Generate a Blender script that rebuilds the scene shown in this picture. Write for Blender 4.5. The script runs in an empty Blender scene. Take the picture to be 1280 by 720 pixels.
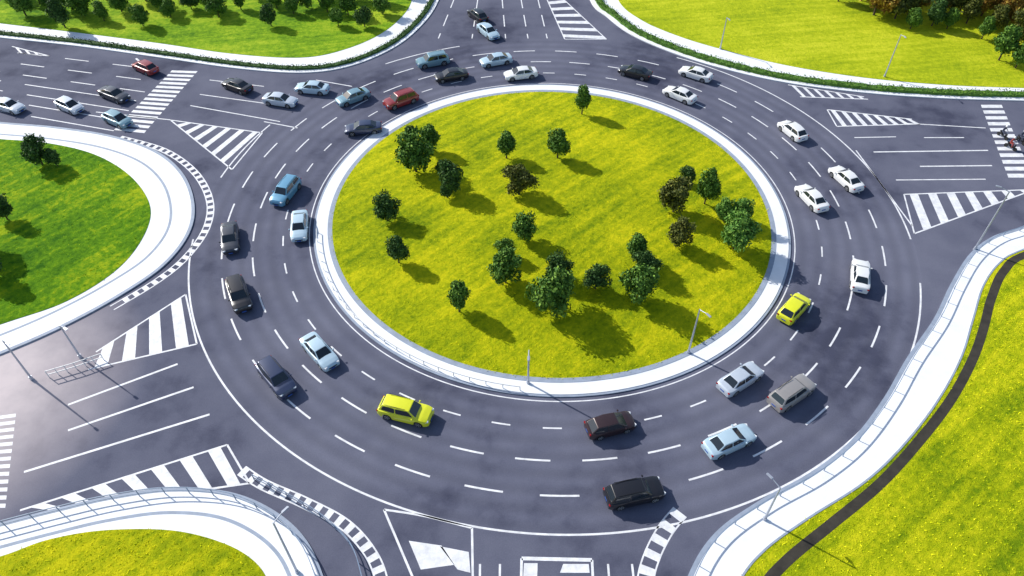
import bpy, bmesh, math, random
import numpy as np
from mathutils import Vector, Matrix
random.seed(7); rng=np.random.default_rng(7)
scene=bpy.context.scene
COL=scene.collection
# ---------------------------------------------------------------- survey helper
# Ground points were measured on the photograph; P() rectifies a reading to metres on a level plane.
H=56.0; TH=math.radians(45.7); F=928.0
SN,CS=math.sin(TH),math.cos(TH)
def P(px,py,z=0.0):
    u=px-640.0; v=py-360.0; d=F*SN+v*CS
    return ((H-z)*u/d,(H-z)*(F*CS-v*SN)/d)
CX,CY=4.5,68.0
# ---------------------------------------------------------------- materials
def newmat(name):
    m=bpy.data.materials.new(name); m.use_nodes=True
    nt=m.node_tree; return m,nt,nt.nodes['Principled BSDF']
def N(nt,t,**kw):
    n=nt.nodes.new(t)
    for k,v in kw.items(): setattr(n,k,v)
    return n
def noise(nt,vec,scale,detail=4,rough=0.55):
    n=N(nt,'ShaderNodeTexNoise'); n.inputs['Scale'].default_value=scale
    n.inputs['Detail'].default_value=detail; n.inputs['Roughness'].default_value=rough
    if vec is not None: nt.links.new(vec,n.inputs['Vector'])
    return n.outputs['Fac']
def ramp(nt,fac,stops):
    r=N(nt,'ShaderNodeValToRGB'); el=r.color_ramp.elements
    el[0].position=stops[0][0]; el[0].color=(*stops[0][1],1)
    el[1].position=stops[-1][0]; el[1].color=(*stops[-1][1],1)
    for p,c in stops[1:-1]:
        e=el.new(p); e.color=(*c,1)
    nt.links.new(fac,r.inputs['Fac']); return r.outputs['Color']
def mix(nt,fac,a,b,mode='MIX'):
    m=N(nt,'ShaderNodeMix',data_type='RGBA',blend_type=mode)
    if isinstance(fac,(int,float)): m.inputs[0].default_value=fac
    else: nt.links.new(fac,m.inputs[0])
    for s,i in ((a,6),(b,7)):
        if isinstance(s,tuple): m.inputs[i].default_value=(*s,1)
        else: nt.links.new(s,m.inputs[i])
    return m.outputs[2]
def mth(nt,op,a,b=None,clamp=False):
    m=N(nt,'ShaderNodeMath',operation=op); m.use_clamp=clamp
    for i,s in enumerate((a,b)):
        if s is None: continue
        if isinstance(s,(int,float)): m.inputs[i].default_value=s
        else: nt.links.new(s,m.inputs[i])
    return m.outputs[0]
def bump(nt,b,fac,strength,dist):
    n=N(nt,'ShaderNodeBump'); n.inputs['Strength'].default_value=strength; n.inputs['Distance'].default_value=dist
    nt.links.new(fac,n.inputs['Height']); nt.links.new(n.outputs[0],b.inputs['Normal'])
def pos(nt): return N(nt,'ShaderNodeNewGeometry').outputs['Position']
def mapping(nt,vec,rot=0,scale=(1,1,1)):
    m=N(nt,'ShaderNodeMapping'); m.inputs['Rotation'].default_value=(0,0,rot); m.inputs['Scale'].default_value=scale
    nt.links.new(vec,m.inputs['Vector']); return m.outputs[0]

def grass_mat(name,dark,mid,light,rot=0.6,streak=0.5,blade=False):
    m,nt,b=newmat(name+('_blades' if blade else '')); p=pos(nt)
    big=noise(nt,p,0.07,3,0.6)
    rr=N(nt,'ShaderNodeVectorRotate'); rr.rotation_type='Z_AXIS'; rr.inputs['Angle'].default_value=rot
    nt.links.new(p,rr.inputs['Vector'])
    st=noise(nt,mapping(nt,rr.outputs[0],0,(0.09,0.9,1)),1.0,4,0.6)
    fine=noise(nt,p,1.6,6,0.75)
    f=mth(nt,'ADD',mth(nt,'MULTIPLY',big,0.65),mth(nt,'MULTIPLY',st,streak))
    f=mth(nt,'ADD',f,mth(nt,'MULTIPLY',mth(nt,'SUBTRACT',fine,0.5),0.75))
    if blade:
        g=N(nt,'ShaderNodeNewGeometry')
        f=mth(nt,'ADD',f,mth(nt,'MULTIPLY',mth(nt,'SUBTRACT',g.outputs['Random Per Island'],0.25),0.3))
    c=(0.65+streak)*0.5
    col=ramp(nt,f,[(c-0.20,dark),(c,mid),(c+0.17,light)])
    nt.links.new(col,b.inputs['Base Color']); b.inputs['Roughness'].default_value=0.9
    b.inputs['Specular IOR Level'].default_value=0.1
    if not blade: bump(nt,b,noise(nt,p,3.2,6,0.8),1.0,0.25)
    return m
M={}
GD={'grass_island':((0.17,0.26,0.003),(0.42,0.47,0.004),(0.68,0.64,0.008),-0.75,0.6),
 'grass_left':((0.04,0.15,0.003),(0.14,0.31,0.004),(0.42,0.52,0.008),-0.9,0.5),
 'grass_top':((0.07,0.20,0.008),(0.24,0.42,0.012),(0.46,0.58,0.03),-0.2,0.5),
 'grass_topr':((0.28,0.38,0.008),(0.48,0.55,0.012),(0.66,0.68,0.03),-0.15,0.5),
 'grass_right':((0.18,0.28,0.003),(0.44,0.50,0.005),(0.70,0.68,0.012),-0.65,0.7)}
BL={}
for k,v in GD.items():
    M[k]=grass_mat(k,*v); 
    t=lambda c: tuple(min(0.8,x*1.15) for x in c)
    BL[k]=grass_mat(k,t(v[0]),t(v[1]),t(v[2]),v[3],v[4],True)
M['grass_far']=grass_mat('field',(0.08,0.14,0.01),(0.15,0.22,0.015),(0.25,0.3,0.02))

# asphalt
m,nt,b=newmat('asphalt'); M['asphalt']=m; p=pos(nt)
fine=noise(nt,p,9,4,0.7); med=noise(nt,p,0.35,4,0.6); big=noise(nt,p,0.075,3,0.5)
f=mth(nt,'ADD',mth(nt,'MULTIPLY',med,0.32),mth(nt,'MULTIPLY',big,0.68))
col=ramp(nt,f,[(0.36,(0.058,0.062,0.098)),(0.47,(0.112,0.117,0.165)),(0.62,(0.142,0.147,0.198))])
sub=N(nt,'ShaderNodeVectorMath',operation='DISTANCE'); nt.links.new(p,sub.inputs[0]); sub.inputs[1].default_value=(CX,CY,0)
R=sub.outputs['Value']
w=mth(nt,'SINE',mth(nt,'MULTIPLY',mth(nt,'SUBTRACT',R,27.5),2*math.pi/1.65))
ringmask=mth(nt,'LESS_THAN',R,41.0)
w=mth(nt,'MULTIPLY',mth(nt,'MULTIPLY',w,ringmask),mth(nt,'MULTIPLY',med,0.14))
fin=mth(nt,'ADD',mth(nt,'MULTIPLY',mth(nt,'SUBTRACT',fine,0.5),0.6),mth(nt,'ADD',w,1.0))
cm=N(nt,'ShaderNodeVectorMath',operation='SCALE'); nt.links.new(col,cm.inputs[0]); nt.links.new(fin,cm.inputs['Scale'])
# pale pinkish haze painted into the asphalt colour on the south-western arm
d2=N(nt,'ShaderNodeVectorMath',operation='DISTANCE'); nt.links.new(p,d2.inputs[0]); d2.inputs[1].default_value=(*P(-70,490),0)
dm=mth(nt,'SUBTRACT',1.0,mth(nt,'DIVIDE',d2.outputs['Value'],18.0),True)
dm=mth(nt,'MULTIPLY',dm,mth(nt,'ADD',med,0.9),True)
fc=mix(nt,dm,cm.outputs[0],(0.62,0.54,0.54))
nt.links.new(fc,b.inputs['Base Color']); b.inputs['Roughness'].default_value=0.9
b.inputs['Specular IOR Level'].default_value=0.12
bump(nt,b,fine,0.35,0.02)

def simple(name,colr,rough=0.6,var=0.12,scale=2.0,metal=0.0,spec=0.5,bmp=0.0):
    m,nt,b=newmat(name); p=pos(nt)
    n=noise(nt,p,scale,5,0.65)
    a=tuple(max(0,c*(1-var)) for c in colr); c2=tuple(min(1,c*(1+var)) for c in colr)
    nt.links.new(ramp(nt,n,[(0.3,a),(0.7,c2)]),b.inputs['Base Color'])
    b.inputs['Roughness'].default_value=rough; b.inputs['Metallic'].default_value=metal
    b.inputs['Specular IOR Level'].default_value=spec
    if bmp: bump(nt,b,n,bmp,0.03)
    return m
M['paint']=simple('white_road_paint',(0.76,0.76,0.78),0.6,0.22,1.3)
M['path']=simple('pale_concrete_paving',(0.86,0.87,0.89),0.7,0.07,0.4)
M['kerb']=simple('grey_kerb_stone',(0.30,0.35,0.44),0.7,0.15,1.0)
M['soil']=simple('dark_footpath',(0.035,0.03,0.022),0.9,0.4,1.0)
M['metal']=simple('galvanised_steel',(0.45,0.48,0.55),0.45,0.1,3,0.4)
M['bluerail']=simple('blue_grey_rail_paint',(0.20,0.27,0.38),0.5,0.15,3)
M['whitemetal']=simple('white_enamel',(0.75,0.75,0.75),0.4,0.05,3)
M['bark']=simple('bark',(0.07,0.045,0.03),0.9,0.3,6)
M['lens']=simple('lamp_lens',(0.75,0.77,0.8),0.2,0.03,3)
M['red']=simple('red_lens',(0.35,0.01,0.01),0.25,0.1,5)
M['black']=simple('black_plastic',(0.012,0.012,0.014),0.5,0.2,5)
M['tyre']=simple('rubber',(0.015,0.015,0.016),0.85,0.2,8)
M['rim']=simple('alloy',(0.42,0.43,0.45),0.35,0.08,8,0.6)
M['plate']=simple('plate_blue',(0.03,0.10,0.40),0.4,0.05,5)
M['cloth']=simple('dark_jacket_cloth',(0.05,0.06,0.10),0.9,0.3,9)
M['cloth_red']=simple('dull_red_jacket_cloth',(0.35,0.06,0.05),0.9,0.3,9)
def glass():
    m,nt,b=newmat('tinted_glass'); b.inputs['Base Color'].default_value=(0.014,0.022,0.03,1)
    b.inputs['Roughness'].default_value=0.06; b.inputs['Specular IOR Level'].default_value=0.8
    return m
M['glass']=glass()
def paintmat(name,c,metal=0.15,rough=0.32):
    m,nt,b=newmat(name)
    n=noise(nt,pos(nt),3.0,4,0.6)
    a=tuple(x*0.88 for x in c)
    nt.links.new(mix(nt,n,a,c),b.inputs['Base Color'])
    b.inputs['Metallic'].default_value=metal; b.inputs['Roughness'].default_value=rough
    b.inputs['Coat Weight'].default_value=0.7; b.inputs['Coat Roughness'].default_value=0.06
    return m
CP={k:paintmat(k+'_car_paint',*v) for k,v in {
 'silver':((0.62,0.68,0.76),0.2),'white':((0.86,0.86,0.86),0.0),'pale_blue':((0.52,0.68,0.78),0.15),
 'blue':((0.15,0.38,0.56),0.2),'black':((0.014,0.013,0.016),0.1),'dark_grey':((0.055,0.06,0.075),0.3),
 'dark_brown':((0.045,0.022,0.022),0.2),'red':((0.30,0.03,0.03),0.1),'yellow':((0.80,0.82,0.02),0.0),
 'bronze_grey':((0.42,0.39,0.37),0.3),'teal':((0.22,0.38,0.45),0.25),'navy':((0.035,0.05,0.11),0.25)}.items()}
def leafmat(name,a,b_,c):
    m,nt,b=newmat(name)
    g=N(nt,'ShaderNodeNewGeometry')
    n=noise(nt,g.outputs['Position'],0.9,3,0.6)
    f=mth(nt,'ADD',mth(nt,'MULTIPLY',g.outputs['Random Per Island'],0.6),mth(nt,'MULTIPLY',n,0.4))
    nt.links.new(ramp(nt,f,[(0.15,a),(0.5,b_),(0.85,c)]),b.inputs['Base Color'])
    b.inputs['Roughness'].default_value=0.7; b.inputs['Specular IOR Level'].default_value=0.2
    return m
LM={'dark':leafmat('dark_foliage',(0.02,0.055,0.015),(0.05,0.115,0.025),(0.12,0.22,0.04)),
    'mid':leafmat('green_foliage',(0.03,0.085,0.014),(0.085,0.19,0.025),(0.21,0.35,0.045)),
    'light':leafmat('fresh_foliage',(0.04,0.12,0.02),(0.12,0.27,0.04),(0.28,0.45,0.07)),
    'brown':leafmat('autumn_foliage',(0.10,0.05,0.01),(0.36,0.19,0.03),(0.50,0.38,0.06)),
    'olive':leafmat('olive_foliage',(0.035,0.05,0.012),(0.10,0.12,0.022),(0.22,0.22,0.035))}
# ---------------------------------------------------------------- mesh helpers
def link(o): COL.objects.link(o); return o
def mesh_obj(name,verts,faces,mat,smooth=False,do_link=True):
    me=bpy.data.meshes.new(name); me.from_pydata([tuple(v) for v in verts],[],faces); me.update()
    me.materials.append(mat); o=bpy.data.objects.new(name,me)
    if smooth:
        me.polygons.foreach_set('use_smooth',[True]*len(me.polygons))
    if do_link: link(o)
    return o
def bm_obj(name,bm,mat,smooth=False,sharp=None):
    me=bpy.data.meshes.new(name); bmesh.ops.recalc_face_normals(bm,faces=bm.faces); bm.to_mesh(me); bm.free()
    me.materials.append(mat)
    if smooth:
        me.polygons.foreach_set('use_smooth',[True]*len(me.polygons))
        if sharp: me.set_sharp_from_angle(angle=math.radians(sharp))
    return bpy.data.objects.new(name,me)
def catmull(pts,n=8):
    out=[]
    for i in range(len(pts)-1):
        p0=pts[max(i-1,0)];p1=pts[i];p2=pts[i+1];p3=pts[min(i+2,len(pts)-1)]
        for k in range(n):
            t=k/n
            out.append(tuple(0.5*((2*p1[j])+(-p0[j]+p2[j])*t+(2*p0[j]-5*p1[j]+4*p2[j]-p3[j])*t*t+(-p0[j]+3*p1[j]-3*p2[j]+p3[j])*t**3) for j in (0,1)))
    out.append(tuple(pts[-1])); return out
def curve(px,n=8): return catmull([P(*q) for q in px],n)
def prism(name,poly,z0,z1,mat,kind='structure'):
    a=sum(poly[i][0]*poly[(i+1)%len(poly)][1]-poly[(i+1)%len(poly)][0]*poly[i][1] for i in range(len(poly)))
    if a<0: poly=poly[::-1]
    n=len(poly)
    v=[(x,y,z1) for x,y in poly]+[(x,y,z0) for x,y in poly]
    f=[tuple(range(n))]+[(i,i+n,(i+1)%n+n,(i+1)%n) for i in range(n)]
    o=mesh_obj(name,v,f,mat); o['kind']=kind; return o
def offset(line,d):
    out=[]
    for i,pn in enumerate(line):
        a=line[max(i-1,0)]; b=line[min(i+1,len(line)-1)]
        dx,dy=b[0]-a[0],b[1]-a[1]; L=math.hypot(dx,dy) or 1
        out.append((pn[0]-dy/L*d,pn[1]+dx/L*d))
    return out
def band(name,a,b,z0,z1,mat,kind='structure'):
    n=len(a)
    v=[];f=[]
    for (ax,ay),(bx,by) in zip(a,b):
        v+=[(ax,ay,z0),(ax,ay,z1),(bx,by,z1),(bx,by,z0)]
    for i in range(n-1):
        k=4*i
        for j in range(3): f.append((k+j,k+j+1,k+5+j,k+4+j))
    o=mesh_obj(name,v,f,mat)
    if kind: o['kind']=kind
    return o
def arclen(line):
    s=[0]
    for a,b in zip(line,line[1:]): s.append(s[-1]+math.dist(a,b))
    return s
def at(line,s,d):
    for i in range(1,len(s)):
        if d<=s[i]:
            t=(d-s[i-1])/((s[i]-s[i-1]) or 1); a,b=line[i-1],line[i]
            dx,dy=b[0]-a[0],b[1]-a[1]; L=math.hypot(dx,dy) or 1
            return (a[0]+dx*t,a[1]+dy*t),(dx/L,dy/L)
    a,b=line[-2],line[-1]; L=math.dist(a,b); return line[-1],((b[0]-a[0])/L,(b[1]-a[1])/L)
def label(o,l,c,g=None):
    o['label']=l; o['category']=c
    if g: o['group']=g

# ---------------------------------------------------------------- ground, road
o=mesh_obj('ground',[(-900,-600,-0.05),(900,-600,-0.05),(900,1400,-0.05),(-900,1400,-0.05)],[(0,1,2,3)],M['grass_far']); o['kind']='structure'
o=mesh_obj('road',[(-230,-90,0),(240,-90,0),(240,330,0),(-230,330,0)],[(0,1,2,3)],M['asphalt']); o['kind']='structure'

corners={
 'TL':dict(road=[(-400,2),(-150,30),(0,47),(100,58),(200,72),(300,86),(380,91),(440,82),(495,58),(530,28),(548,0),(562,-40),(590,-150),(615,-300)],
   grass=[(-400,-18),(-150,12),(0,30),(100,42),(200,55),(290,68),(375,73),(430,63),(478,42),(508,15),(518,-10),(530,-50),(555,-150),(585,-300)],
   close=[(-900,-300)],mat='grass_top'),
 'TR':dict(road=[(690,-300),(712,-150),(722,-60),(738,0),(760,22),(790,44),(840,66),(900,85),(980,103),(1080,116),(1180,123),(1280,126),(1450,130),(1750,132)],
   grass=[(720,-300),(745,-150),(755,-50),(772,0),(800,25),(845,45),(900,62),(980,82),(1080,98),(1180,107),(1280,111),(1450,116),(1750,118)],
   close=[(1500,-300)],mat='grass_topr'),
 'L':dict(road=[(-450,105),(-150,140),(0,154),(70,160),(140,171),(195,190),(228,218),(242,255),(236,292),(205,332),(150,370),(80,408),(0,443),(-150,500),(-450,610)],
   grass=[(-450,130),(-150,165),(0,175),(60,180),(118,194),(162,220),(187,255),(183,290),(150,335),(85,377),(0,407),(-150,458),(-450,560)],
   close=[],mat='grass_left'),
 'BL':dict(road=[(-450,775),(-100,682),(0,656),(70,638),(140,622),(215,612),(285,617),(338,638),(378,672),(402,720),(415,780),(425,1000)],
   grass=[(-450,815),(-100,722),(0,697),(60,676),(130,664),(215,664),(280,680),(320,704),(338,735),(345,780),(350,1000)],
   close=[(-450,1000)],mat='grass_island'),
 'R':dict(road=[(1750,150),(1380,245),(1280,284),(1240,298),(1212,320),(1190,355),(1168,400),(1135,448),(1105,500),(1065,552),(1015,592),(950,628),(895,668),(862,720),(840,800),(825,1000)],
   grass=[(1750,175),(1380,275),(1280,312),(1250,328),(1228,358),(1215,400),(1200,448),(1172,500),(1130,555),(1080,603),(1010,648),(955,688),(922,730),(900,800),(880,1000)],
   close=[(1750,1000)],mat='grass_right'),
}
EDGE={}; LAWN={}
for k,c in corners.items():
    r=curve(c['road']); g=curve(c['grass']); cl=[P(*q) for q in c['close']]
    EDGE[k]=(r,g); LAWN[k]=(g+cl,c['mat'])
    prism('pavement',r+cl,-0.02,0.12,M['path'])
    prism('lawn',g+cl,0.05,0.16,M[c['mat']])
def inward(k):
    r,g=EDGE[k]; i=len(r)//2; q=offset(r,1.0)[i]
    return 1 if min(math.dist(q,x) for x in g)<min(math.dist(r[i],x) for x in g) else -1
INW={k:inward(k) for k in EDGE}
for k in EDGE:
    r=EDGE[k][0]; s=INW[k]
    band('kerb',offset(r,-0.12*s),offset(r,0.25*s),-0.01,0.135,M['kerb'] if k in('R','L','BL') else M['path'])
for k,d in (('L',2.4),('BL',2.0)):
    r=EDGE[k][0]; s=INW[k]
    band('drain_channel',offset(r,d*s),offset(r,(d+0.28)*s),0.1,0.128,M['kerb'])
g=EDGE['R'][1]; s=INW['R']
band('lawn_edging',offset(g,-0.05*s),offset(g,0.12*s),0.1,0.19,M['kerb'])
FP=curve([(1600,225),(1400,285),(1285,318),(1254,340),(1238,375),(1229,410),(1215,450),(1188,500),(1150,550),(1100,605),(1040,655),(985,700),(950,740),(920,800),(905,1000)])
band('footpath',offset(FP,-0.42),offset(FP,0.42),0.1,0.17,M['soil'])

# central island
def circle(R,n=160): return [(CX+R*math.cos(2*math.pi*i/n),CY+R*math.sin(2*math.pi*i/n)) for i in range(n)]
prism('kerb',circle(27.45),-0.02,0.10,M['kerb'])
prism('pavement',circle(27.2),0.0,0.14,M['path'])
prism('lawn_edging',circle(25.85),0.1,0.17,M['kerb'])
vs=[];fs=[];nr=24;na=120
for i in range(nr+1):
    r=25.7*i/nr
    for j in range(na):
        a=2*math.pi*j/na; z=0.19+0.9*(1-(r/25.7)**2)
        vs.append((CX+r*math.cos(a),CY+r*math.sin(a),z if i<nr else 0.12))
for i in range(nr):
    for j in range(na):
        fs.append((i*na+j,(i+1)*na+j,(i+1)*na+(j+1)%na,i*na+(j+1)%na))
o=mesh_obj('lawn',vs,fs,M['grass_island'],True); o['kind']='structure'
def island_z(x,y):
    r=math.hypot(x-CX,y-CY); return 0.19+0.9*(1-(r/25.7)**2) if r<25.7 else 0.14

# grass blades (uncountable ground cover)
def inside(px,py,poly):
    ins=np.zeros(len(px),bool); n=len(poly); j=n-1
    for i in range(n):
        xi,yi=poly[i]; xj,yj=poly[j]
        c=((yi>py)!=(yj>py)); t=(xj-xi)*(py-yi)/((yj-yi) or 1e-9)+xi
        ins^=c&(px<t); j=i
    return ins
def blades(pts,z,hgt,wid,mat):
    n=len(pts); a=rng.uniform(0,2*math.pi,n); h=hgt*rng.uniform(0.4,1.4,n); w=wid*rng.uniform(0.6,1.4,n)
    dx,dy=np.cos(a)*w,np.sin(a)*w; lx,ly=rng.normal(size=n)*h*1.3,rng.normal(size=n)*h*1.3
    V=np.stack([np.stack([pts[:,0]-dx,pts[:,1]-dy,z-0.01],1),np.stack([pts[:,0]+dx,pts[:,1]+dy,z-0.01],1),np.stack([pts[:,0]+lx,pts[:,1]+ly,z+h],1)],1).reshape(-1,3)
    me=bpy.data.meshes.new('grass'); me.vertices.add(3*n); me.vertices.foreach_set('co',V.ravel())
    me.loops.add(3*n); me.loops.foreach_set('vertex_index',np.arange(3*n)); me.polygons.add(n)
    me.polygons.foreach_set('loop_start',np.arange(n)*3); me.update(calc_edges=True); me.validate()
    me.materials.append(mat); o=bpy.data.objects.new('grass',me); link(o); o['kind']='stuff'
n=26000; r=25.5*np.sqrt(rng.random(n)); a=rng.uniform(0,2*math.pi,n)
blades(np.stack([CX+r*np.cos(a),CY+r*np.sin(a)],1),0.19+0.9*(1-(r/25.7)**2),0.055,0.05,BL['grass_island'])
for k,(x0,x1,y0,y1,n) in {'R':(12,82,12,78,60000),'L':(-95,-38,50,92,14000),'BL':(-48,-14,16,32,9000)}.items():
    px=rng.uniform(x0,x1,n);py=rng.uniform(y0,y1,n); ok=inside(px,py,LAWN[k][0])
    pts=np.stack([px,py],1)[ok]
    if k=='R':
        L_=np.array(FP); dmin=np.min(np.hypot(pts[:,None,0]-L_[None,:,0],pts[:,None,1]-L_[None,:,1]),1)
        pts=pts[dmin>0.6]
    blades(pts,np.full(len(pts),0.16),0.08,0.055,BL[LAWN[k][1]])

# ---------------------------------------------------------------- markings
class Marks:
    def __init__(s): s.v=[];s.f=[]
    def quad(s,a,b,c,d,z=0.006):
        k=len(s.v); s.v+=[(*a,z),(*b,z),(*c,z),(*d,z)]; s.f.append((k,k+1,k+2,k+3))
    def line(s,a,b,w=0.16,z=0.006):
        dx,dy=b[0]-a[0],b[1]-a[1];L=math.hypot(dx,dy)
        if L<1e-4:return
        nx,ny=-dy/L*w/2,dx/L*w/2
        s.quad((a[0]-nx,a[1]-ny),(b[0]-nx,b[1]-ny),(b[0]+nx,b[1]+ny),(a[0]+nx,a[1]+ny),z)
    def dashed(s,a,b,on,off,w=0.16):
        L=math.dist(a,b); d=0
        while d<L:
            t0,t1=d/L,min(1,(d+on)/L)
            s.line((a[0]+(b[0]-a[0])*t0,a[1]+(b[1]-a[1])*t0),(a[0]+(b[0]-a[0])*t1,a[1]+(b[1]-a[1])*t1),w); d+=on+off
    def poly(s,pts,w=0.16):
        l=offset(pts,-w/2); r=offset(pts,w/2)
        for i in range(len(pts)-1): s.quad(l[i],l[i+1],r[i+1],r[i])
    def done(s,name):
        me=bpy.data.meshes.new(name); me.from_pydata(s.v,[],s.f); me.materials.append(M['paint']); me.update()
        bm=bmesh.new(); bm.from_mesh(me)
        for f in bm.faces:
            f.normal_update()
            if f.normal.z<0: f.normal_flip()
        bm.to_mesh(me); bm.free()
        o=bpy.data.objects.new(name,me); link(o); o['kind']='structure'
def arc(R,a0,a1,n=None):
    n=n or max(2,int(abs(a1-a0)*R/0.8)); return [(CX+R*math.cos(a0+(a1-a0)*i/n),CY+R*math.sin(a0+(a1-a0)*i/n)) for i in range(n+1)]
mk=Marks()
for R_,on,off,w in ((30.8,1.7,2.9,0.16),(34.1,3.0,2.7,0.18),(37.4,3.2,3.0,0.18)):
    n=int(2*math.pi*R_/(on+off)); st=2*math.pi/n
    for i in range(n):
        a=i*st+0.02*R_; mk.poly(arc(R_,a,a+st*on/(on+off),5),w)
rad=math.radians
for a0,a1 in ((-172,-18),(-8,60),(108,125),(155,172)):
    mk.poly(arc(40.8,rad(a0),rad(a1)),0.18)
mk.poly(arc(27.9,0,2*math.pi),0.12)
mk.done('ring_lane_marking')

mk=Marks()
def seg(x0,y0,x1,y1,w=0.17): mk.line(P(x0,y0),P(x1,y1),w)
def dseg(x0,y0,x1,y1,on=3,off=3,w=0.17): mk.dashed(P(x0,y0),P(x1,y1),on,off,w)
for f_,sol in ((0.13,0),(0.26,0),(0.39,0),(0.5,1),(0.62,1),(0.74,1),(0.87,1)):
    ya=50+102*f_; yb=70+115*f_; sl=(yb-ya)/180
    if sol==0: dseg(-250,ya-250*sl,205-40*f_,ya+(205-40*f_)*sl,4,4)
    else:
        dseg(-250,ya-250*sl,60,ya+60*sl,4,4); seg(60,ya+60*sl,185-75*(f_-0.3),ya+(185-75*(f_-0.3))*sl)
seg(170,73,178,80,0.3)
for a in ((238,132,350,152),(250,118,330,129),(262,100,330,108),(215,150,120,140)): seg(*a)
seg(330,152,372,160); seg(395,100,440,108); 
for x0,x1 in ((575,548),(600,590),(626,632),(648,660),(668,684)):
    dseg(x0+(x0-x1)*0.6,-60,x1,48,4,2.5)
seg(1092,190,1235,188,0.22); seg(1150,208,1240,207,0.22); seg(1068,172,1120,171); seg(1155,172,1205,172)
seg(1130,154,1232,160); dseg(1290,150,1500,150); dseg(1290,170,1500,170); dseg(1290,200,1500,200); dseg(1290,222,1500,222)
seg(1290,240,1500,238); seg(1120,225,1232,224)
seg(1070,188,1140,282)
seg(85,506,222,455,0.22); seg(85,538,242,484,0.22); seg(30,590,262,518,0.22); seg(-200,590,-30,545); 
seg(-220,660,-25,600); seg(-220,640,-30,575)
dseg(-200,560,-30,520)
for x0,x1 in ((600,598),(625,622),(760,775),(790,812)):
    dseg(x0,705,x1,900,4,3)
mk.done('lane_marking')
def crosswalk(p0,p1,q0,q1,n,fill=0.5):
    global mk
    mk=Marks(); A0,A1,B0,B1=P(*p0),P(*p1),P(*q0),P(*q1)
    lp=lambda a,b,t:(a[0]+(b[0]-a[0])*t,a[1]+(b[1]-a[1])*t)
    for i in range(n):
        t0=i/n;t1=(i+fill)/n
        mk.quad(lp(A0,A1,t0),lp(A0,A1,t1),lp(B0,B1,t1),lp(B0,B1,t0))
    mk.done('crosswalk')
crosswalk((215,88),(140,165),(247,89),(178,169),15,0.55)
crosswalk((1226,131),(1262,226),(1252,131),(1293,226),12,0.55)
crosswalk((-2,520),(-18,640),(20,517),(6,640),13,0.5)
def hatch(A,B,n,fill=0.4,skew=0.0,out=True,w=0.18,start=0.3):
    a=curve(A,6) if len(A)>2 else [P(*q) for q in A]
    b=curve(B,6) if len(B)>2 else [P(*q) for q in B]
    sa,sb=arclen(a),arclen(b)
    for i in range(n):
        t0=(i+start)/n;t1=(i+start+fill)/n
        q=[at(a,sa,sa[-1]*t0)[0],at(a,sa,sa[-1]*min(t1,1))[0],at(b,sb,sb[-1]*max(0,min(1,t1+skew)))[0],at(b,sb,sb[-1]*max(0,min(1,t0+skew)))[0]]
        if math.dist(q[0],q[3])<0.35: continue
        mk.quad(*q,z=0.009)
    if out: mk.poly(a,w); mk.poly(b,w)
mk=Marks()
hatch([(213,150),(328,166)],[(213,150),(290,212)],7,0.38,-0.08); seg(328,166,290,212)
hatch([(1034,137),(1140,149)],[(1046,158),(1150,155)],8,0.45,0.03); seg(1034,137,1046,158)
hatch([(1130,243),(1290,237)],[(1143,292),(1290,238)],7,0.45,0.03); seg(1130,243,1143,292)
hatch([(25,638),(284,556)],[(60,640),(312,604)],7,0.45,-0.01); seg(284,556,312,604)
hatch([(120,440),(232,368)],[(110,462),(246,430)],4,0.48,-0.02); seg(232,368,246,430)
hatch([(684,0),(706,49)],[(700,-5),(758,49)],6,0.4,0.05); seg(706,49,758,49)
mk.poly(curve([(480,637),(530,645),(590,660)]),0.18); mk.line(P(480,637),P(545,790),0.18); mk.line(P(590,660),P(592,790),0.18)
for q in ([(511,676),(552,682),(568,706),(526,712)],[(550,683),(586,690),(588,716),(572,712)],[(530,722),(589,722),(589,740),(538,740)],[(545,756),(590,756),(590,775),(552,775)]):
    mk.quad(*[P(*x) for x in q],z=0.009)
seg(652,698,740,700,0.3); seg(652,698,650,800,0.2); seg(740,700,745,800,0.2)
for q in ([(655,704),(672,704),(671,740),(653,740)],[(704,705),(736,705),(737,716),(700,716)],[(690,724),(738,724),(739,738),(688,738)]):
    mk.quad(*[P(*x) for x in q],z=0.009)
hatch([(985,106),(1080,121)],[(1000,121),(1085,124)],7,0.35,0)
hatch([(15,58),(62,70)],[(22,66),(62,70)],4,0.35,0)
mk.done('hatched_marking')
mk=Marks()
def ladder(c,w,step,fill):
    s=arclen(c); l=offset(c,-w/2); r=offset(c,w/2)
    mk.poly(l,0.13); mk.poly(r,0.13)
    d=0
    while d<s[-1]-step:
        (a,t)=at(c,s,d);(b,t2)=at(c,s,d+step*fill)
        n1=(-t[1]*w/2,t[0]*w/2);n2=(-t2[1]*w/2,t2[0]*w/2)
        mk.quad((a[0]-n1[0],a[1]-n1[1]),(b[0]-n2[0],b[1]-n2[1]),(b[0]+n2[0],b[1]+n2[1]),(a[0]+n1[0],a[1]+n1[1]),0.010); d+=step
ladder(curve([(150,172),(205,188),(243,215),(262,250),(258,285),(232,322),(195,352),(140,385)]),0.75,1.1,0.5)
ladder(curve([(302,588),(330,606),(380,628),(430,655),(462,690),(478,730),(485,800)]),0.9,1.1,0.5)
ladder(curve([(850,640),(832,662),(815,695),(806,730),(800,800)]),1.2,1.4,0.5)
mk.done('ladder_marking')

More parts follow.
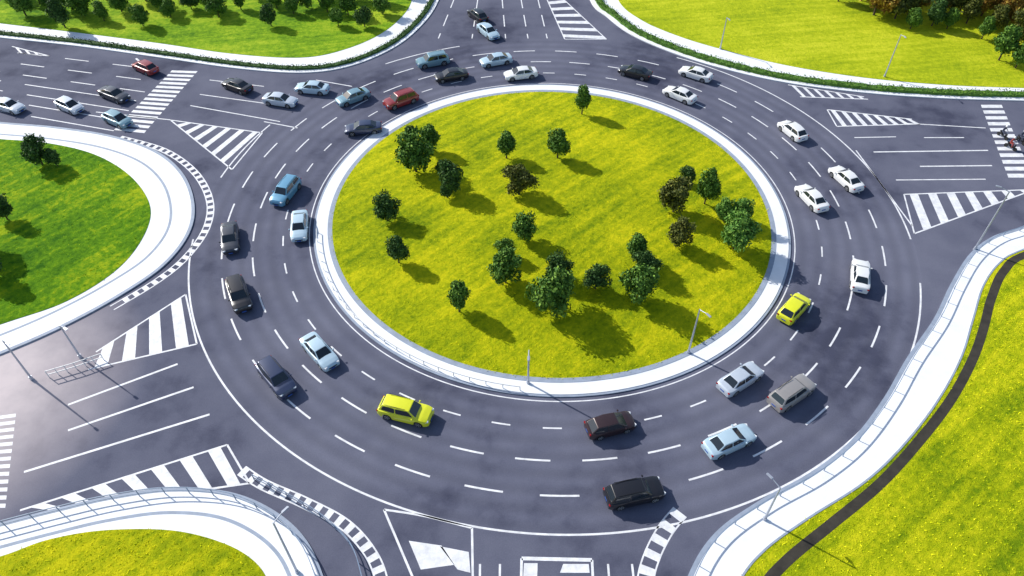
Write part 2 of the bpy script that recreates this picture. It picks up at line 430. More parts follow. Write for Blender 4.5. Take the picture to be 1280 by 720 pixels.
# ---------------------------------------------------------------- hedges (leafy strips)
def leaf_arrays(pts,size,nrm=None):
    n=len(pts); a=rng.normal(size=(n,3)); 
    if nrm is not None: a=a*0.7+nrm
    a/=np.linalg.norm(a,axis=1)[:,None]
    b=rng.normal(size=(n,3)); u=np.cross(a,b); u/=np.linalg.norm(u,axis=1)[:,None]; w=np.cross(a,u)
    s=(size*rng.uniform(0.6,1.3,n))[:,None]
    V=np.stack([pts-u*s-w*s*0.5,pts+u*s*0.2-w*s*0.6,pts+u*s+w*s*0.2,pts-u*s*0.1+w*s*0.6],1).reshape(-1,3)
    return V
def leaf_mesh(name,V,mat,extra=None):
    n=len(V)//4; F_=[tuple(range(4*i,4*i+4)) for i in range(n)]
    vv=V.tolist()
    if extra:
        k=len(vv); vv+=extra[0]; F_+=[tuple(k+i for i in f) for f in extra[1]]
    me=bpy.data.meshes.new(name); me.from_pydata(vv,[],F_); me.materials.append(mat); me.update()
    return bpy.data.objects.new(name,me)
def hedge(line,w,h,dens,lab,mat):
    s=arclen(line); n=int(s[-1]*dens); pts=[]
    v=[];f=[]
    k=0;d=0;st=0.5
    while d<s[-1]:
        (x,y),(tx,ty)=at(line,s,d); hh=h*random.uniform(0.65,0.9); ww=w*random.uniform(0.35,0.45)
        v+=[(x+ty*ww,y-tx*ww,0.1),(x+ty*ww*.9,y-tx*ww*.9,hh),(x-ty*ww*.9,y+tx*ww*.9,hh),(x-ty*ww,y+tx*ww,0.1)]
        if k: 
            for j in range(3): f.append((4*(k-1)+j,4*(k-1)+j+1,4*k+j+1,4*k+j))
        k+=1; d+=st
    for i in range(n):
        (x,y),(tx,ty)=at(line,s,random.uniform(0,s[-1])); q=random.uniform(-1,1)*w/2
        pts.append((x-ty*q,y+tx*q,0.12+h*random.uniform(0.3,1.05)))
    o=leaf_mesh('hedge',leaf_arrays(np.array(pts),0.11),mat,(v,f)); link(o); label(o,lab,'hedge')
def clipline(line,x0,x1,y0=-100,y1=200): return [p for p in line if x0<=p[0]<=x1 and y0<=p[1]<=y1]
r=EDGE['TR'][0]; hedge(clipline(offset(r,1.25*INW['TR']),0,110,0,150),1.5,0.6,55,'long low clipped green hedge between kerb and footway',LM['mid'])
r=EDGE['TL'][0]; hedge(clipline(offset(r,1.0*INW['TL']),-120,10,0,150),1.0,0.5,45,'narrow low dark green hedge beside the verge footway',LM['dark'])

# ---------------------------------------------------------------- trees
def tree_template(seed,cone=0.0,wide=0.40,nl=4200,leaf=0.033):
    r=np.random.default_rng(seed)
    lobes=[]
    for i in range(16):
        z=r.uniform(-0.85,0.85); rr=math.sqrt(max(0,1-z*z))*(1-cone*(z+1)/2)*r.uniform(0.3,0.8)
        a=r.uniform(0,2*math.pi)+i*2.4
        lobes.append(((rr*math.cos(a)*wide,rr*math.sin(a)*wide,0.53+z*0.33),r.uniform(0.11,0.18)*(1-cone*0.35*(z+1)/2)))
    lobes+= [((0,0,0.60),0.21),((0,0,0.38),0.20),((0.02,0,0.82),0.13),((0.05,-0.05,0.48),0.22)]
    P_=[];NN=[]
    w=np.array([l[1]**2 for l in lobes]); w/=w.sum()
    idx=r.choice(len(lobes),nl,p=w)
    for i in idx:
        (cx,cy,cz),rad_=lobes[i]; d=r.normal(size=3); d/=np.linalg.norm(d)
        q=rad_*(r.uniform(0.6,1.1) if r.random()<0.88 else r.uniform(1.1,1.3))
        P_.append((cx+d[0]*q,cy+d[1]*q,cz+d[2]*q*0.9)); NN.append(d)
    crown=leaf_mesh('crown',leaf_arrays(np.array(P_),leaf,np.array(NN)*0.9),LM['mid'])
    bm=bmesh.new()
    def tube(a,b,ra,rb,n=7):
        a=Vector(a);b=Vector(b);d=(b-a).normalized(); u=d.orthogonal().normalized(); w_=d.cross(u)
        A=[bm.verts.new(a+(u*math.cos(t)+w_*math.sin(t))*ra) for t in [2*math.pi*i/n for i in range(n)]]
        B=[bm.verts.new(b+(u*math.cos(t)+w_*math.sin(t))*rb) for t in [2*math.pi*i/n for i in range(n)]]
        for i in range(n): bm.faces.new((A[i],A[(i+1)%n],B[(i+1)%n],B[i]))
        bm.faces.new(B)
    tube((0,0,-0.03),(0.01,0,0.25),0.026,0.02); tube((0.01,0,0.25),(0,0.01,0.75),0.02,0.006)
    for k in range(6):
        a=k*1.05+seed; z=0.18+0.07*k
        tube((0,0,z),(0.24*math.cos(a),0.24*math.sin(a),z+0.16),0.011,0.004,5)
    trunk=bm_obj('trunk',bm,M['bark'],True,60)
    return trunk,crown
TT=[tree_template(1),tree_template(2,0.35,0.40),tree_template(3,0.1,0.44),tree_template(4,0.6,0.40),tree_template(5,0.0,0.42)]
TN={'dark':'dark green','mid':'green','light':'fresh light green','brown':'autumn brown','olive':'olive brown'}
def tree(cx,cy,wp,hp,mat='mid',var=None,where='on the roundabout lawn',group='trees on the roundabout lawn',grow=0.98):
    k=(F*SN+(cy+hp*0.40-360)*CS)/H
    bx,by=P(cx-(cx-640)*hp*0.40/(1267-cy),cy+hp*0.40)
    Wd=wp/k*1.10*grow; Ht=max(hp/k*1.15*grow,Wd*1.12)
    v=random.randrange(5) if var is None else var
    root=bpy.data.objects.new('tree',None); root.empty_display_size=0.5
    z=island_z(bx,by) if where.startswith('on the round') else 0.15
    root.location=(bx,by,z-0.02); root.scale=(Wd/0.92,Wd/0.92,Ht); root.rotation_euler=(0,0,random.uniform(0,6.28))
    link(root)
    for t in TT[v]:
        c=t.copy(); c.parent=root; link(c)
        if c.name.startswith('crown'):
            c.material_slots[0].link='OBJECT'; c.material_slots[0].material=LM[mat]
    size='small' if Ht<3.8 else ('large' if Ht>5.8 else 'medium-sized')
    label(root,f'{size} rounded {TN[mat]} tree {where}','tree',group)
for t in [(728,132,28,38,'mid',3),(538,181,34,34,'mid'),(514,176,26,26,'dark'),(519,203,50,42,'mid',2),(562,230,36,44,'dark'),(483,266,36,36,'dark'),
 (633,191,34,36,'mid'),(697,190,36,38,'mid'),(649,235,40,42,'olive'),(656,293,34,38,'mid'),(497,317,34,40,'dark'),(573,374,36,50,'mid',1),
 (745,353,34,36,'dark'),(631,318,26,28,'mid'),(632,343,46,42,'mid',2),(697,342,36,36,'dark'),(693,372,60,54,'mid',4),(795,316,36,38,'mid'),
 (806,336,34,32,'dark'),(800,362,50,46,'mid',2),(850,298,36,38,'olive'),(844,252,44,48,'olive',2),(858,226,24,26,'dark'),(884,240,34,50,'mid',1),
 (906,268,28,32,'light'),(928,268,32,34,'light'),(922,295,50,50,'light',4),(552,218,20,20,'dark'),(560,246,22,22,'dark')]:
    tree(*t)
for t in [(28,10,30,26),(76,22,28,34),(60,6,22,20),(103,12,26,22),(150,8,24,20),(176,24,22,24),(200,4,22,20),(238,6,20,18),(265,4,22,20),(272,14,22,20),(337,24,22,24),(345,4,20,18),
  (382,2,24,22),(408,8,22,20),(434,10,24,24),(455,26,20,22),(478,10,22,22),(470,-6,24,22),(320,-10,26,24),(130,-8,26,24),(10,-12,30,24),(500,-14,22,20),(88,4,26,22),(128,20,20,18),
  (212,16,18,16),(300,6,20,18),(366,12,18,16),(422,26,18,18),(46,-4,28,24),(180,-6,26,22),(240,-12,24,22),(400,-10,26,22),(440,-8,24,22)]:
    tree(*t,mat=random.choice(['mid','mid','dark']),where='on the grass verge',group='trees on the grass verge',grow=1.1)
for t in [(46,192,36,36,2),(68,200,22,22,0),(2,262,34,34,1),(-26,300,44,44,1),(-16,330,44,44,1)]:
    tree(*t[:4],'dark',t[4],'on the lawn beside the curved footway','trees on the lawn beside the footway')
for t in [(1096,8,40,30,'brown'),(1122,14,30,26,'olive'),(1150,6,34,30,'brown'),(1168,24,26,24,'dark'),(1190,8,34,30,'olive'),(1212,20,26,26,'olive'),
   (1232,8,36,32,'brown'),(1262,18,36,36,'brown'),(1278,42,36,40,'olive'),(1255,62,34,36,'mid'),(1140,30,20,18,'mid'),(1298,20,36,36,'brown'),(1300,60,36,36,'mid'),(1230,42,22,20,'mid'),
   (1080,-10,34,30,'mid'),(1130,-14,36,30,'brown'),(1180,-14,34,30,'olive'),(1235,-16,36,30,'brown'),(1280,-10,36,30,'olive'),(1050,-6,26,22,'mid'),
   (1110,-2,30,26,'mid'),(1138,10,28,24,'olive'),(1204,4,30,26,'mid'),(1250,4,30,28,'olive'),(1176,6,28,24,'brown'),(1276,24,30,28,'brown'),(1246,30,24,22,'olive'),(1274,76,26,26,'mid'),(1186,30,20,18,'mid')]:
    tree(*t[:4],mat=t[4],where='in the thicket on the verge',group='trees in the thicket',grow=1.15)

# ---------------------------------------------------------------- cars
def lerp_pts(pts,x):
    for (a,za),(b,zb) in zip(pts,pts[1:]):
        if x<=b: 
            t=(x-a)/(b-a); t=max(0,min(1,t)); return za+(zb-za)*t
    return pts[-1][1]
KIND={
 'sedan':dict(L=4.65,W=1.80,top=[(-2.33,0.80),(-2.22,0.98),(-1.6,1.02),(-0.9,0.96),(1.0,0.95),(1.7,0.87),(2.15,0.76),(2.33,0.60)],
   cab=(1.22,0.42,-1.0,-1.82),roof=1.45,belt=0.93,wb=0.78,wt=0.60,r=0.33),
 'suv':dict(L=4.70,W=1.88,top=[(-2.35,0.85),(-2.28,1.02),(-1.6,1.06),(0.9,1.06),(1.7,1.02),(2.2,0.92),(2.35,0.68)],
   cab=(1.25,0.62,-1.85,-2.20),roof=1.70,belt=1.03,wb=0.82,wt=0.66,r=0.37),
 'hatchback':dict(L=4.25,W=1.78,top=[(-2.12,0.85),(-2.05,0.98),(-1.4,0.98),(0.9,0.95),(1.6,0.87),(2.0,0.74),(2.12,0.58)],
   cab=(1.28,0.45,-1.35,-1.95),roof=1.50,belt=0.93,wb=0.77,wt=0.61,r=0.32),
}
def boxbm(sx,sy,sz,bev=0.02,loc=(0,0,0),rot=0):
    bm=bmesh.new(); bmesh.ops.create_cube(bm,size=1)
    bmesh.ops.scale(bm,vec=(sx,sy,sz),verts=bm.verts)
    bmesh.ops.bevel(bm,geom=bm.edges[:],offset=bev,segments=2,affect='EDGES')
    bmesh.ops.rotate(bm,cent=(0,0,0),matrix=Matrix.Rotation(rot,3,'Z'),verts=bm.verts)
    bmesh.ops.translate(bm,vec=loc,verts=bm.verts); return bm
def car_template(kind):
    K=KIND[kind]; L,W=K['L'],K['W']; parts=[]
    hl=L/2; ax=(-hl+0.95,hl-0.90); ra=K['r']+0.06
    xs=list(np.linspace(-hl,hl,64))
    bm=bmesh.new(); rings=[]
    for x in xs:
        t=max(0,(abs(x)-(hl-0.75))/0.75); w=W/2*(1-0.20*t**2.6)
        zt=lerp_pts(K['top'],x); zb=0.22+0.10*t**2
        for a in ax:
            d=abs(x-a)
            if d<ra: zb=max(zb,K['r']+math.sqrt(ra*ra-d*d)*0.97)
        za=max(0.52,zb+0.04); zc=max(zt-0.14,za+0.02); zt=max(zt,zc+0.05)
        half=[(0,zb),(w*0.88,zb),(w*0.975,zb+0.02),(w,za),(w*0.985,zc),(w*0.94,zt-0.035),(w*0.86,zt),(w*0.45,zt+0.025),(0,zt+0.035)]
        ring=half+[(-y,z) for y,z in half[-2:0:-1]]
        rings.append([bm.verts.new((x,y,z)) for y,z in ring])
    n=len(rings[0])
    for a,b in zip(rings,rings[1:]):
        for i in range(n): bm.faces.new((a[i],a[(i+1)%n],b[(i+1)%n],b[i]))
    bm.faces.new(rings[0]); bm.faces.new(rings[-1][::-1])
    parts.append((bm_obj('body',bm,CP['silver'],True,38),'paint',[]))
    xf0,xf1,xr1,xr0=K['cab']; xm=(xf1+xr1)/2-0.02; bz=K['belt']; rz=K['roof']; wb,wt=K['wb'],K['wt']
    vv={}
    bm=bmesh.new()
    for s in (1,-1):
        vv['bf',s]=Vector((xf0,s*wb*0.93,bz-0.03)); vv['bm',s]=Vector((xm,s*(wb+0.02),bz)); vv['br',s]=Vector((xr0,s*wb*0.90,bz+0.02))
        vv['tf',s]=Vector((xf1,s*wt*0.96,rz-0.05)); vv['tm',s]=Vector((xm,s*(wt+0.02),rz)); vv['tr',s]=Vector((xr1,s*wt*0.93,rz-0.06))
    bv={k:bm.verts.new(v) for k,v in vv.items()}
    def fq(*k): bm.faces.new([bv[i] for i in k])
    fq(('bf',1),('tf',1),('tf',-1),('bf',-1)); fq(('br',1),('br',-1),('tr',-1),('tr',1))
    fq(('tf',1),('tm',1),('tm',-1),('tf',-1)); fq(('tm',1),('tr',1),('tr',-1),('tm',-1))
    for s in (1,-1):
        fq(('bf',s),('bm',s),('tm',s),('tf',s)); fq(('bm',s),('br',s),('tr',s),('tm',s))
    fq(('bf',1),('bf',-1),('bm',-1),('bm',1)); fq(('bm',1),('bm',-1),('br',-1),('br',1))
    bmesh.ops.recalc_face_normals(bm,faces=bm.faces)
    ed=[e for e in bm.edges if e.calc_face_angle(0)>0.35 and max(v.co.z for v in e.verts)>bz+0.1]
    bmesh.ops.bevel(bm,geom=ed,offset=0.07,segments=3,affect='EDGES',profile=0.6)
    parts.append((bm_obj('roof',bm,CP['silver'],True,35),'paint',[]))
    def pane(name,a,b,c,d,u0,u1,v0,v1,out=0.010):
        def pt(u,v): 
            return (a*(1-u)+b*u)*(1-v)+(d*(1-u)+c*u)*v
        cen=(a+b+c+d)/4; nn=(b-a).cross(d-a).normalized()
        if nn.dot(cen-Vector((xm,0,1.0)))<0: nn=-nn
        cu,cv=0.05,0.10
        uv=[(u0+cu,v0),(u1-cu,v0),(u1,v0+cv),(u1,v1-cv),(u1-cu,v1),(u0+cu,v1),(u0,v1-cv),(u0,v0+cv)]
        pts=[pt(*q)+nn*out for q in uv]
        base=[p_-nn*(out+0.015) for p_ in pts]
        m_=len(pts)
        return mesh_obj(name,[*pts,*base],[tuple(range(m_))]+[(i,i+m_,(i+1)%m_+m_,(i+1)%m_) for i in range(m_)],M['glass'],do_link=False)
    V=lambda k,s:vv[k,s]
    parts.append((pane('windshield',V('bf',-1),V('bf',1),V('tf',1),V('tf',-1),0.04,0.96,0.06,0.95),'',[]))
    parts.append((pane('rear_window',V('br',1),V('br',-1),V('tr',-1),V('tr',1),0.06,0.94,0.12,0.93),'',[]))
    for s in (1,-1):
        parts.append((pane('side_window',V('bm',s),V('bf',s),V('tf',s),V('tm',s),0.03,0.88,0.12,0.88),'',[]))
        parts.append((pane('side_window',V('br',s),V('bm',s),V('tm',s),V('tr',s),0.14,0.97,0.12,0.88),'',[]))
        parts.append((bm_obj('mirror',boxbm(0.14,0.20,0.13,0.04,(xf0-0.28,s*(W/2+0.06),bz+0.06)),CP['silver'],True,50),'paint',[]))
        zf=0.70 if kind!='suv' else 0.84
        parts.append((bm_obj('headlight',boxbm(0.34,0.36,0.13,0.04,(hl-0.20,s*(W/2-0.30),zf-0.02),-s*0.42),M['lens'],True,50),'',[]))
        zr=0.86 if kind=='sedan' else 0.92
        parts.append((bm_obj('taillight',boxbm(0.16,0.36,0.16,0.04,(-hl+0.085,s*(W/2-0.28),zr-0.03),s*0.3),M['red'],True,50),'',[]))
    parts.append((bm_obj('grille',boxbm(0.06,0.85,0.15,0.02,(hl-0.01,0,0.50)),M['black']),'',[]))
    parts.append((bm_obj('licence_plate',boxbm(0.03,0.44,0.13,0.008,(-hl-0.008,0,0.62)),M['plate']),'',[]))
    parts.append((bm_obj('licence_plate',boxbm(0.03,0.44,0.13,0.008,(hl+0.03,0,0.40)),M['plate']),'',[]))
    if kind=='suv':
        for s in (1,-1): parts.append((bm_obj('roof_rail',boxbm(1.9,0.04,0.04,0.012,(xm,s*(wt-0.06),rz+0.045)),M['black']),'',[]))
    for a in ax:
        for s in (1,-1):
            bm=bmesh.new(); bmesh.ops.create_cone(bm,cap_ends=True,segments=24,radius1=K['r'],radius2=K['r'],depth=0.22)
            bmesh.ops.bevel(bm,geom=[e for e in bm.edges if abs(e.verts[0].co.z-e.verts[1].co.z)<1e-4],offset=0.03,segments=2,affect='EDGES')
            bmesh.ops.rotate(bm,cent=(0,0,0),matrix=Matrix.Rotation(math.pi/2,3,'X'),verts=bm.verts)
            tyre=bm_obj('wheel',bm,M['tyre'],True,40); tyre.location=(a,s*(W/2-0.125),K['r'])
            bm=bmesh.new()
            bmesh.ops.create_cone(bm,cap_ends=True,segments=20,radius1=0.06,radius2=0.05,depth=0.03)
            for q in range(5):
                b2=bmesh.ops.create_cube(bm,size=1)['verts']
                bmesh.ops.scale(bm,vec=(K['r']*0.62,0.06,0.02),verts=b2); bmesh.ops.translate(bm,vec=(K['r']*0.36,0,0.001*q),verts=b2)
                bmesh.ops.rotate(bm,cent=(0,0,0),matrix=Matrix.Rotation(q*2*math.pi/5,3,'Z'),verts=b2)
            c1=bmesh.ops.create_circle(bm,segments=24,radius=K['r']*0.72)['verts']; c2=bmesh.ops.create_circle(bm,segments=24,radius=K['r']*0.62)['verts']
            for i in range(24): bm.faces.new((c1[i],c1[(i+1)%24],c2[(i+1)%24],c2[i]))
            bmesh.ops.rotate(bm,cent=(0,0,0),matrix=Matrix.Rotation(-s*math.pi/2,3,'X'),verts=bm.verts)
            rim=bm_obj('rim',bm,M['rim']); rim.location=(0,s*0.122,0)
            parts.append((tyre,'',[rim]))
    return parts
CT={k:car_template(k) for k in KIND}
def car(kind,colr,cen,rear,front,lab,scale=1.04,group='cars driving on the roundabout'):
    z=0.75
    x,y=P(cen[0],cen[1],z); a=P(*rear,z); b=P(*front,z)
    root=bpy.data.objects.new('car',None); root.empty_display_size=0.5
    root.location=(x,y,0.005); root.rotation_euler=(0,0,math.atan2(b[1]-a[1],b[0]-a[0])); root.scale=(scale,)*3
    link(root)
    for o,role,ch in CT[kind]:
        c=o.copy(); c.parent=root; link(c)
        if role=='paint': c.material_slots[0].link='OBJECT'; c.material_slots[0].material=CP[colr]
        for h in ch:
            k=h.copy(); k.parent=c; link(k)
    label(root,lab,'car',group)
cars=[
 ('hatchback','red',(181,83),(200,91),(163,75),'dark red hatchback leaving along the multi-lane arm'),
 ('sedan','silver',(10,131),(-10,126),(30,138),'silver sedan approaching the crosswalk'),
 ('hatchback','silver',(86,131),(64,122),(108,141),'silver hatchback queuing before the zebra crosswalk'),
 ('sedan','dark_grey',(142,117),(123,111),(161,125),'dark grey sedan nearing the zebra crosswalk'),
 ('hatchback','teal',(146,148),(125,140),(167,157),'teal hatchback stopped on the edge of the crosswalk'),
 ('sedan','black',(296,106),(317,113),(275,98),'black sedan leaving the roundabout'),
 ('sedan','silver',(350,124),(326,121),(374,128),'silver sedan entering beside the hatched island'),
 ('sedan','pale_blue',(390,109),(414,111),(367,107),'pale blue sedan leaving the roundabout'),
 ('sedan','teal',(441,120),(461,113),(421,127),'teal sedan in the outer circulating lane'),
 ('suv','red',(501,124),(523,117),(479,132),'dark red car in the middle circulating lane'),
 ('sedan','navy',(454,159),(475,158),(434,161),'navy sedan near the island kerb'),
 ('suv','teal',(541,75),(560,72),(521,79),'dark teal car in the outer lane'),
 ('sedan','black',(564,93),(588,90),(540,97),'black sedan in a middle lane'),
 ('sedan','pale_blue',(620,74),(642,70),(598,78),'pale blue sedan in the outer lane'),
 ('sedan','white',(651,91),(671,89),(632,94),'white sedan close to the island kerb'),
 ('hatchback','black',(597,18),(607,26),(588,11),'black hatchback leaving along the far arm'),
 ('sedan','pale_blue',(610,38),(600,30),(621,47),'pale blue sedan joining from the far arm'),
 ('sedan','black',(794,89),(814,94),(774,84),'black sedan circulating in the second lane'),
 ('sedan','white',(870,91),(891,98),(849,85),'white sedan in the outer circulating lane'),
 ('sedan','white',(850,117),(872,126),(829,108),'white sedan near the island kerb'),
 ('hatchback','white',(991,162),(1007,174),(977,150),'white hatchback with dark windows in a middle lane'),
 ('sedan','white',(1058,222),(1075,237),(1041,207),'white sedan in the outer circulating lane'),
 ('sedan','white',(1015,246),(1032,263),(999,229),'white sedan in an inner circulating lane'),
 ('sedan','white',(1076,343),(1076,365),(1077,321),'white sedan beside the long circulating dashes'),
 ('hatchback','yellow',(993,384),(978,401),(1009,367),'bright yellow hatchback circulating alone'),
 ('sedan','silver',(926,472),(901,488),(952,455),'silver sedan next to a bronze grey car'),
 ('suv','bronze_grey',(990,490),(963,508),(1017,471),'bronze grey SUV beside a silver sedan'),
 ('sedan','pale_blue',(912,550),(883,563),(942,536),'pale silver-blue sedan in the outer lane'),
 ('suv','black',(793,615),(762,622),(825,608),'black SUV in the outermost lane'),
 ('hatchback','dark_brown',(763,530),(734,538),(793,523),'dark brown hatchback in an inner lane'),
 ('suv','yellow',(507,513),(476,506),(538,521),'bright yellow estate car in a middle lane'),
 ('suv','navy',(345,471),(329,452),(361,491),'dark navy car in the third lane'),
 ('sedan','pale_blue',(399,438),(382,419),(416,457),'pale blue sedan in the inner lane'),
 ('suv','black',(298,367),(292,348),(304,386),'black car in the outer lane'),
 ('sedan','pale_blue',(374,281),(375,264),(373,298),'pale teal-blue sedan in the inner lane'),
 ('sedan','dark_grey',(287,296),(287,276),(288,316),'dark grey sedan in the outer lane'),
 ('suv','blue',(357,238),(372,220),(343,256),'steel blue car in a middle lane'),
]
for c in cars: car(*c)

# ---------------------------------------------------------------- scooters and riders
def tubebm(bm,a,b,ra,rb,n=10):
    a=Vector(a);b=Vector(b);d=(b-a).normalized(); u=d.orthogonal().normalized(); w_=d.cross(u)
    A=[bm.verts.new(a+(u*math.cos(t)+w_*math.sin(t))*ra) for t in [2*math.pi*i/n for i in range(n)]]
    B=[bm.verts.new(b+(u*math.cos(t)+w_*math.sin(t))*rb) for t in [2*math.pi*i/n for i in range(n)]]
    for i in range(n): bm.faces.new((A[i],A[(i+1)%n],B[(i+1)%n],B[i]))
    bm.faces.new(A[::-1]); bm.faces.new(B)
def skinned(name,V,E,R,mat,root=0):
    bm=bmesh.new(); ly=bm.verts.layers.skin.verify(); vs=[bm.verts.new(v) for v in V]
    for e in E: bm.edges.new((vs[e[0]],vs[e[1]]))
    for i,v in enumerate(vs): v[ly].radius=(R[i],R[i]); v[ly].use_root=(i==root)
    me=bpy.data.meshes.new(name); bm.to_mesh(me); bm.free(); me.materials.append(mat)
    o=bpy.data.objects.new(name,me); o.modifiers.new('skin','SKIN'); s=o.modifiers.new('sub','SUBSURF'); s.levels=1; s.render_levels=1
    return o
def rider(px,py,ang,cloth,lab):
    x,y=P(px,py)
    sc=bpy.data.objects.new('motor_scooter',None); sc.location=(x,y,0.005); sc.rotation_euler=(0,0,ang); link(sc)
    label(sc,'dark motor scooter crossing at the zebra crosswalk','scooter','scooters at the crosswalk')
    parts=[]
    for wx in (-0.62,0.62):
        bm=bmesh.new(); bmesh.ops.create_cone(bm,cap_ends=True,segments=20,radius1=0.24,radius2=0.24,depth=0.10)
        bmesh.ops.rotate(bm,cent=(0,0,0),matrix=Matrix.Rotation(math.pi/2,3,'X'),verts=bm.verts)
        bmesh.ops.translate(bm,vec=(wx,0,0.24),verts=bm.verts); parts.append(bm_obj('wheel',bm,M['tyre'],True,40))
    parts.append(skinned('body',[(-0.6,0,0.58),(-0.2,0,0.5),(-0.05,0,0.32),(0.3,0,0.32),(0.45,0,0.6),(0.42,0,0.9)],[(0,1),(1,2),(2,3),(3,4),(4,5)],[0.16,0.17,0.13,0.13,0.14,0.07],M['black']))
    parts.append(bm_obj('seat',boxbm(0.65,0.26,0.10,0.04,(-0.32,0,0.77)),M['black'],True,60))
    bm=bmesh.new(); tubebm(bm,(0.42,0,0.85),(0.36,0,1.02),0.03,0.03); tubebm(bm,(0.33,-0.33,1.02),(0.33,0.33,1.02),0.02,0.02)
    parts.append(bm_obj('handlebar',bm,M['metal'],True,60))
    for p_ in parts: p_.parent=sc; link(p_)
    V=[(-0.28,0,0.90),(-0.24,0,1.12),(-0.16,0,1.36),(-0.12,0,1.50),(-0.08,0,1.64),
       (-0.17,0.20,1.36),(-0.02,0.27,1.14),(0.26,0.27,1.04),(-0.17,-0.20,1.36),(-0.02,-0.27,1.14),(0.26,-0.27,1.04),
       (-0.25,0.11,0.86),(0.16,0.16,0.82),(0.14,0.14,0.45),(0.28,0.14,0.40),(-0.25,-0.11,0.86),(0.16,-0.16,0.82),(0.14,-0.14,0.45),(0.28,-0.14,0.40)]
    E=[(0,1),(1,2),(2,3),(3,4),(2,5),(5,6),(6,7),(2,8),(8,9),(9,10),(0,11),(11,12),(12,13),(13,14),(0,15),(15,16),(16,17),(17,18)]
    R=[0.15,0.14,0.15,0.06,0.09,0.07,0.05,0.035,0.07,0.05,0.035,0.10,0.075,0.055,0.045,0.10,0.075,0.055,0.045]
    pr=skinned('person',V,E,R,cloth); pr.location=(x,y,0.0); pr.rotation_euler=(0,0,ang); link(pr)
    label(pr,lab,'person','scooter riders')
    bm=bmesh.new(); bmesh.ops.create_uvsphere(bm,u_segments=16,v_segments=10,radius=0.15)
    bmesh.ops.translate(bm,vec=(-0.09,0,1.68),verts=bm.verts)
    h=bm_obj('helmet',bm,M['whitemetal'],True,80); h.parent=pr; link(h)
rider(1252,172,-1.2,M['cloth'],'person in a dark jacket riding a scooter, wearing a helmet')
rider(1262,186,-1.0,M['cloth_red'],'person in a dull red jacket riding a scooter with helmet')
rider(1274,178,-1.3,M['cloth'],'person in dark clothes riding a scooter with hands on handlebar')

# ---------------------------------------------------------------- lamp posts
def lamp(px,py,h,arm_ang,lab):
    x,y=P(px,py); z=0.14
    root=bpy.data.objects.new('street_lamp',None); root.location=(x,y,z); root.rotation_euler=(0,0,arm_ang); link(root)
    bm=bmesh.new(); tubebm(bm,(0,0,-0.15),(0,0,0.3),0.17,0.15); tubebm(bm,(0,0,0.3),(0,0,h),0.10,0.06)
    o=bm_obj('pole',bm,M['metal'],True,50); o.parent=root; link(o)
    bm=bmesh.new(); tubebm(bm,(0,0,h-0.05),(0.9,0,h+0.2),0.045,0.035)
    o=bm_obj('arm',bm,M['metal'],True,50); o.parent=root; link(o)
    o=bm_obj('lamp_head',boxbm(0.6,0.22,0.10,0.04,(1.1,0,h+0.21)),M['metal'],True,50); o.parent=root; link(o)
    label(root,lab,'street lamp','street lamps')
for q in [(860,442,6.2,-1.0,'slim grey street lamp on the island lawn edge'),(660,480,4.8,-1.6,'slim grey street lamp on the island lawn edge'),
  (1105,97,6.5,-1.5,'slim grey street lamp on the verge by the footway'),(900,62,5,-1.5,'slim grey street lamp on the verge by the footway'),
  (1218,312,8,2.6,'tall grey street lamp beside the curved footway'),(372,716,8,0.9,'tall grey street lamp on the curved pavement'),
  (955,650,5,2.2,'slim grey street lamp on the curved pavement'),(40,474,5.6,-0.6,'grey street lamp on the traffic arm median'),
  (101,447,4.6,-0.6,'grey street lamp on the traffic arm median')]:
    lamp(*q)

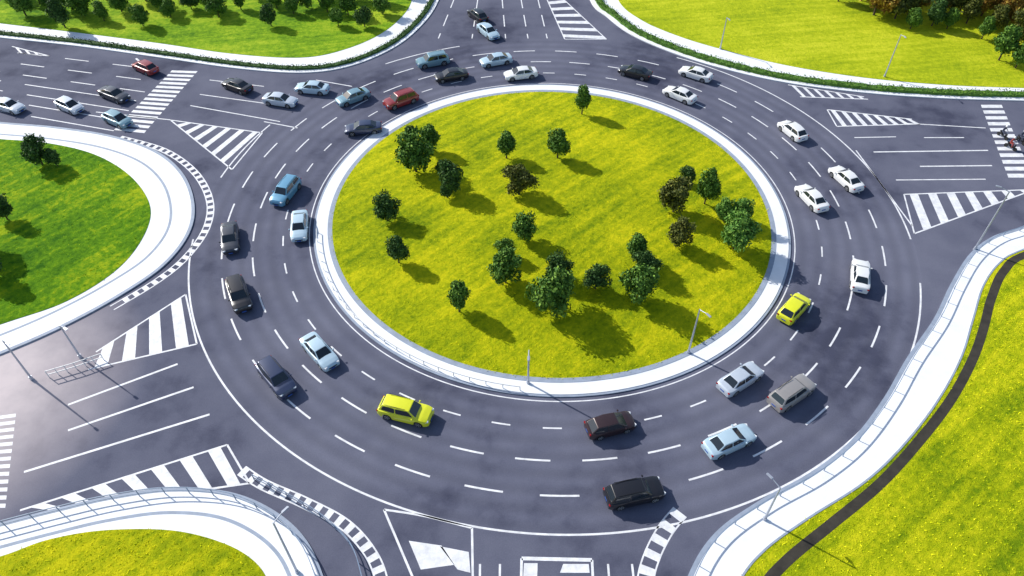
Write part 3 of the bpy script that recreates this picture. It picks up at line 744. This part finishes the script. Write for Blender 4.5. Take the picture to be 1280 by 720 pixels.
# ---------------------------------------------------------------- railings
def railing(line,h,spacing,mat,lab,rails=(0.45,0.95),z=0.12,postw=0.07):
    s=arclen(line)
    root=bpy.data.objects.new('railing',None); (x0,y0),_=at(line,s,0); root.location=(x0,y0,z); link(root)
    label(root,lab,'railing','roadside railings')
    for rh in rails:
        l=[(x-x0,y-y0) for x,y in offset(line,-0.03)]; r=[(x-x0,y-y0) for x,y in offset(line,0.03)]
        o=band('rail',l,r,h*rh-0.04,h*rh+0.04,mat,None); o.parent=root
    me=None; n=min(100,int(s[-1]/spacing))
    for i in range(n+1):
        (x,y),t=at(line,s,min(s[-1],i*s[-1]/max(n,1)))
        if me is None:
            po=bm_obj('post',boxbm(postw,postw,h,0.01,(0,0,h/2)),mat); me=po.data
        else: po=bpy.data.objects.new('post',me)
        po.location=(x-x0,y-y0,0); po.rotation_euler=(0,0,math.atan2(t[1],t[0])); po.parent=root; link(po)
def vis(line,x0,x1,y0,y1): return [p for p in line if x0<p[0]<x1 and y0<p[1]<y1]
railing(vis(offset(EDGE['BL'][0],0.4*INW['BL']),-50,2,15,45),1.0,2.0,M['bluerail'],'blue-grey metal railing along the curved pavement kerb')
railing(curve([(318,600),(360,622),(405,650),(440,685),(455,730)]),0.9,1.6,M['bluerail'],'blue-grey metal railing between slip lane and pavement',z=0.0)
railing(vis(offset(EDGE['R'][0],0.36*INW['R']),5,75,15,90),0.7,2.4,M['bluerail'],'long blue-grey railing beside the wide white footway',rails=(0.93,))
railing(arc(27.0,rad(190),rad(262)),0.6,1.6,M['whitemetal'],'low white railing around the roundabout edge',z=0.14,rails=(0.93,))
railing([P(62,472),P(96,462),P(130,450)],1.0,0.7,M['whitemetal'],'short white barrier on the traffic arm median',z=0.0)

# ---------------------------------------------------------------- camera, light
cam=bpy.data.cameras.new('camera'); co=bpy.data.objects.new('camera',cam); link(co)
co.location=(0,0,H); co.rotation_euler=(math.pi/2-TH,0,0)
cam.sensor_width=36; cam.lens=F/1280*36; cam.clip_end=3000; scene.camera=co
el=math.radians(34); az=Vector((-0.83,0.56,0)).normalized()
sd=Vector((az.x*math.cos(el),az.y*math.cos(el),math.sin(el)))
sun=bpy.data.lights.new('sun','SUN'); sun.energy=5.0; sun.angle=math.radians(0.5); sun.color=(1.0,0.97,0.90)
so=bpy.data.objects.new('sun',sun); link(so); so.rotation_euler=(-sd).to_track_quat('-Z','Y').to_euler()
w=bpy.data.worlds.new('World'); scene.world=w; w.use_nodes=True; nt=w.node_tree
sky=nt.nodes.new('ShaderNodeTexSky'); sky.sky_type='NISHITA'; sky.sun_disc=False
sky.sun_elevation=el; sky.sun_rotation=math.atan2(az.x,az.y)
nt.links.new(sky.outputs[0],nt.nodes['Background'].inputs[0]); nt.nodes['Background'].inputs[1].default_value=0.15
scene.view_settings.view_transform='Standard'; scene.view_settings.look='None'; scene.view_settings.exposure=0
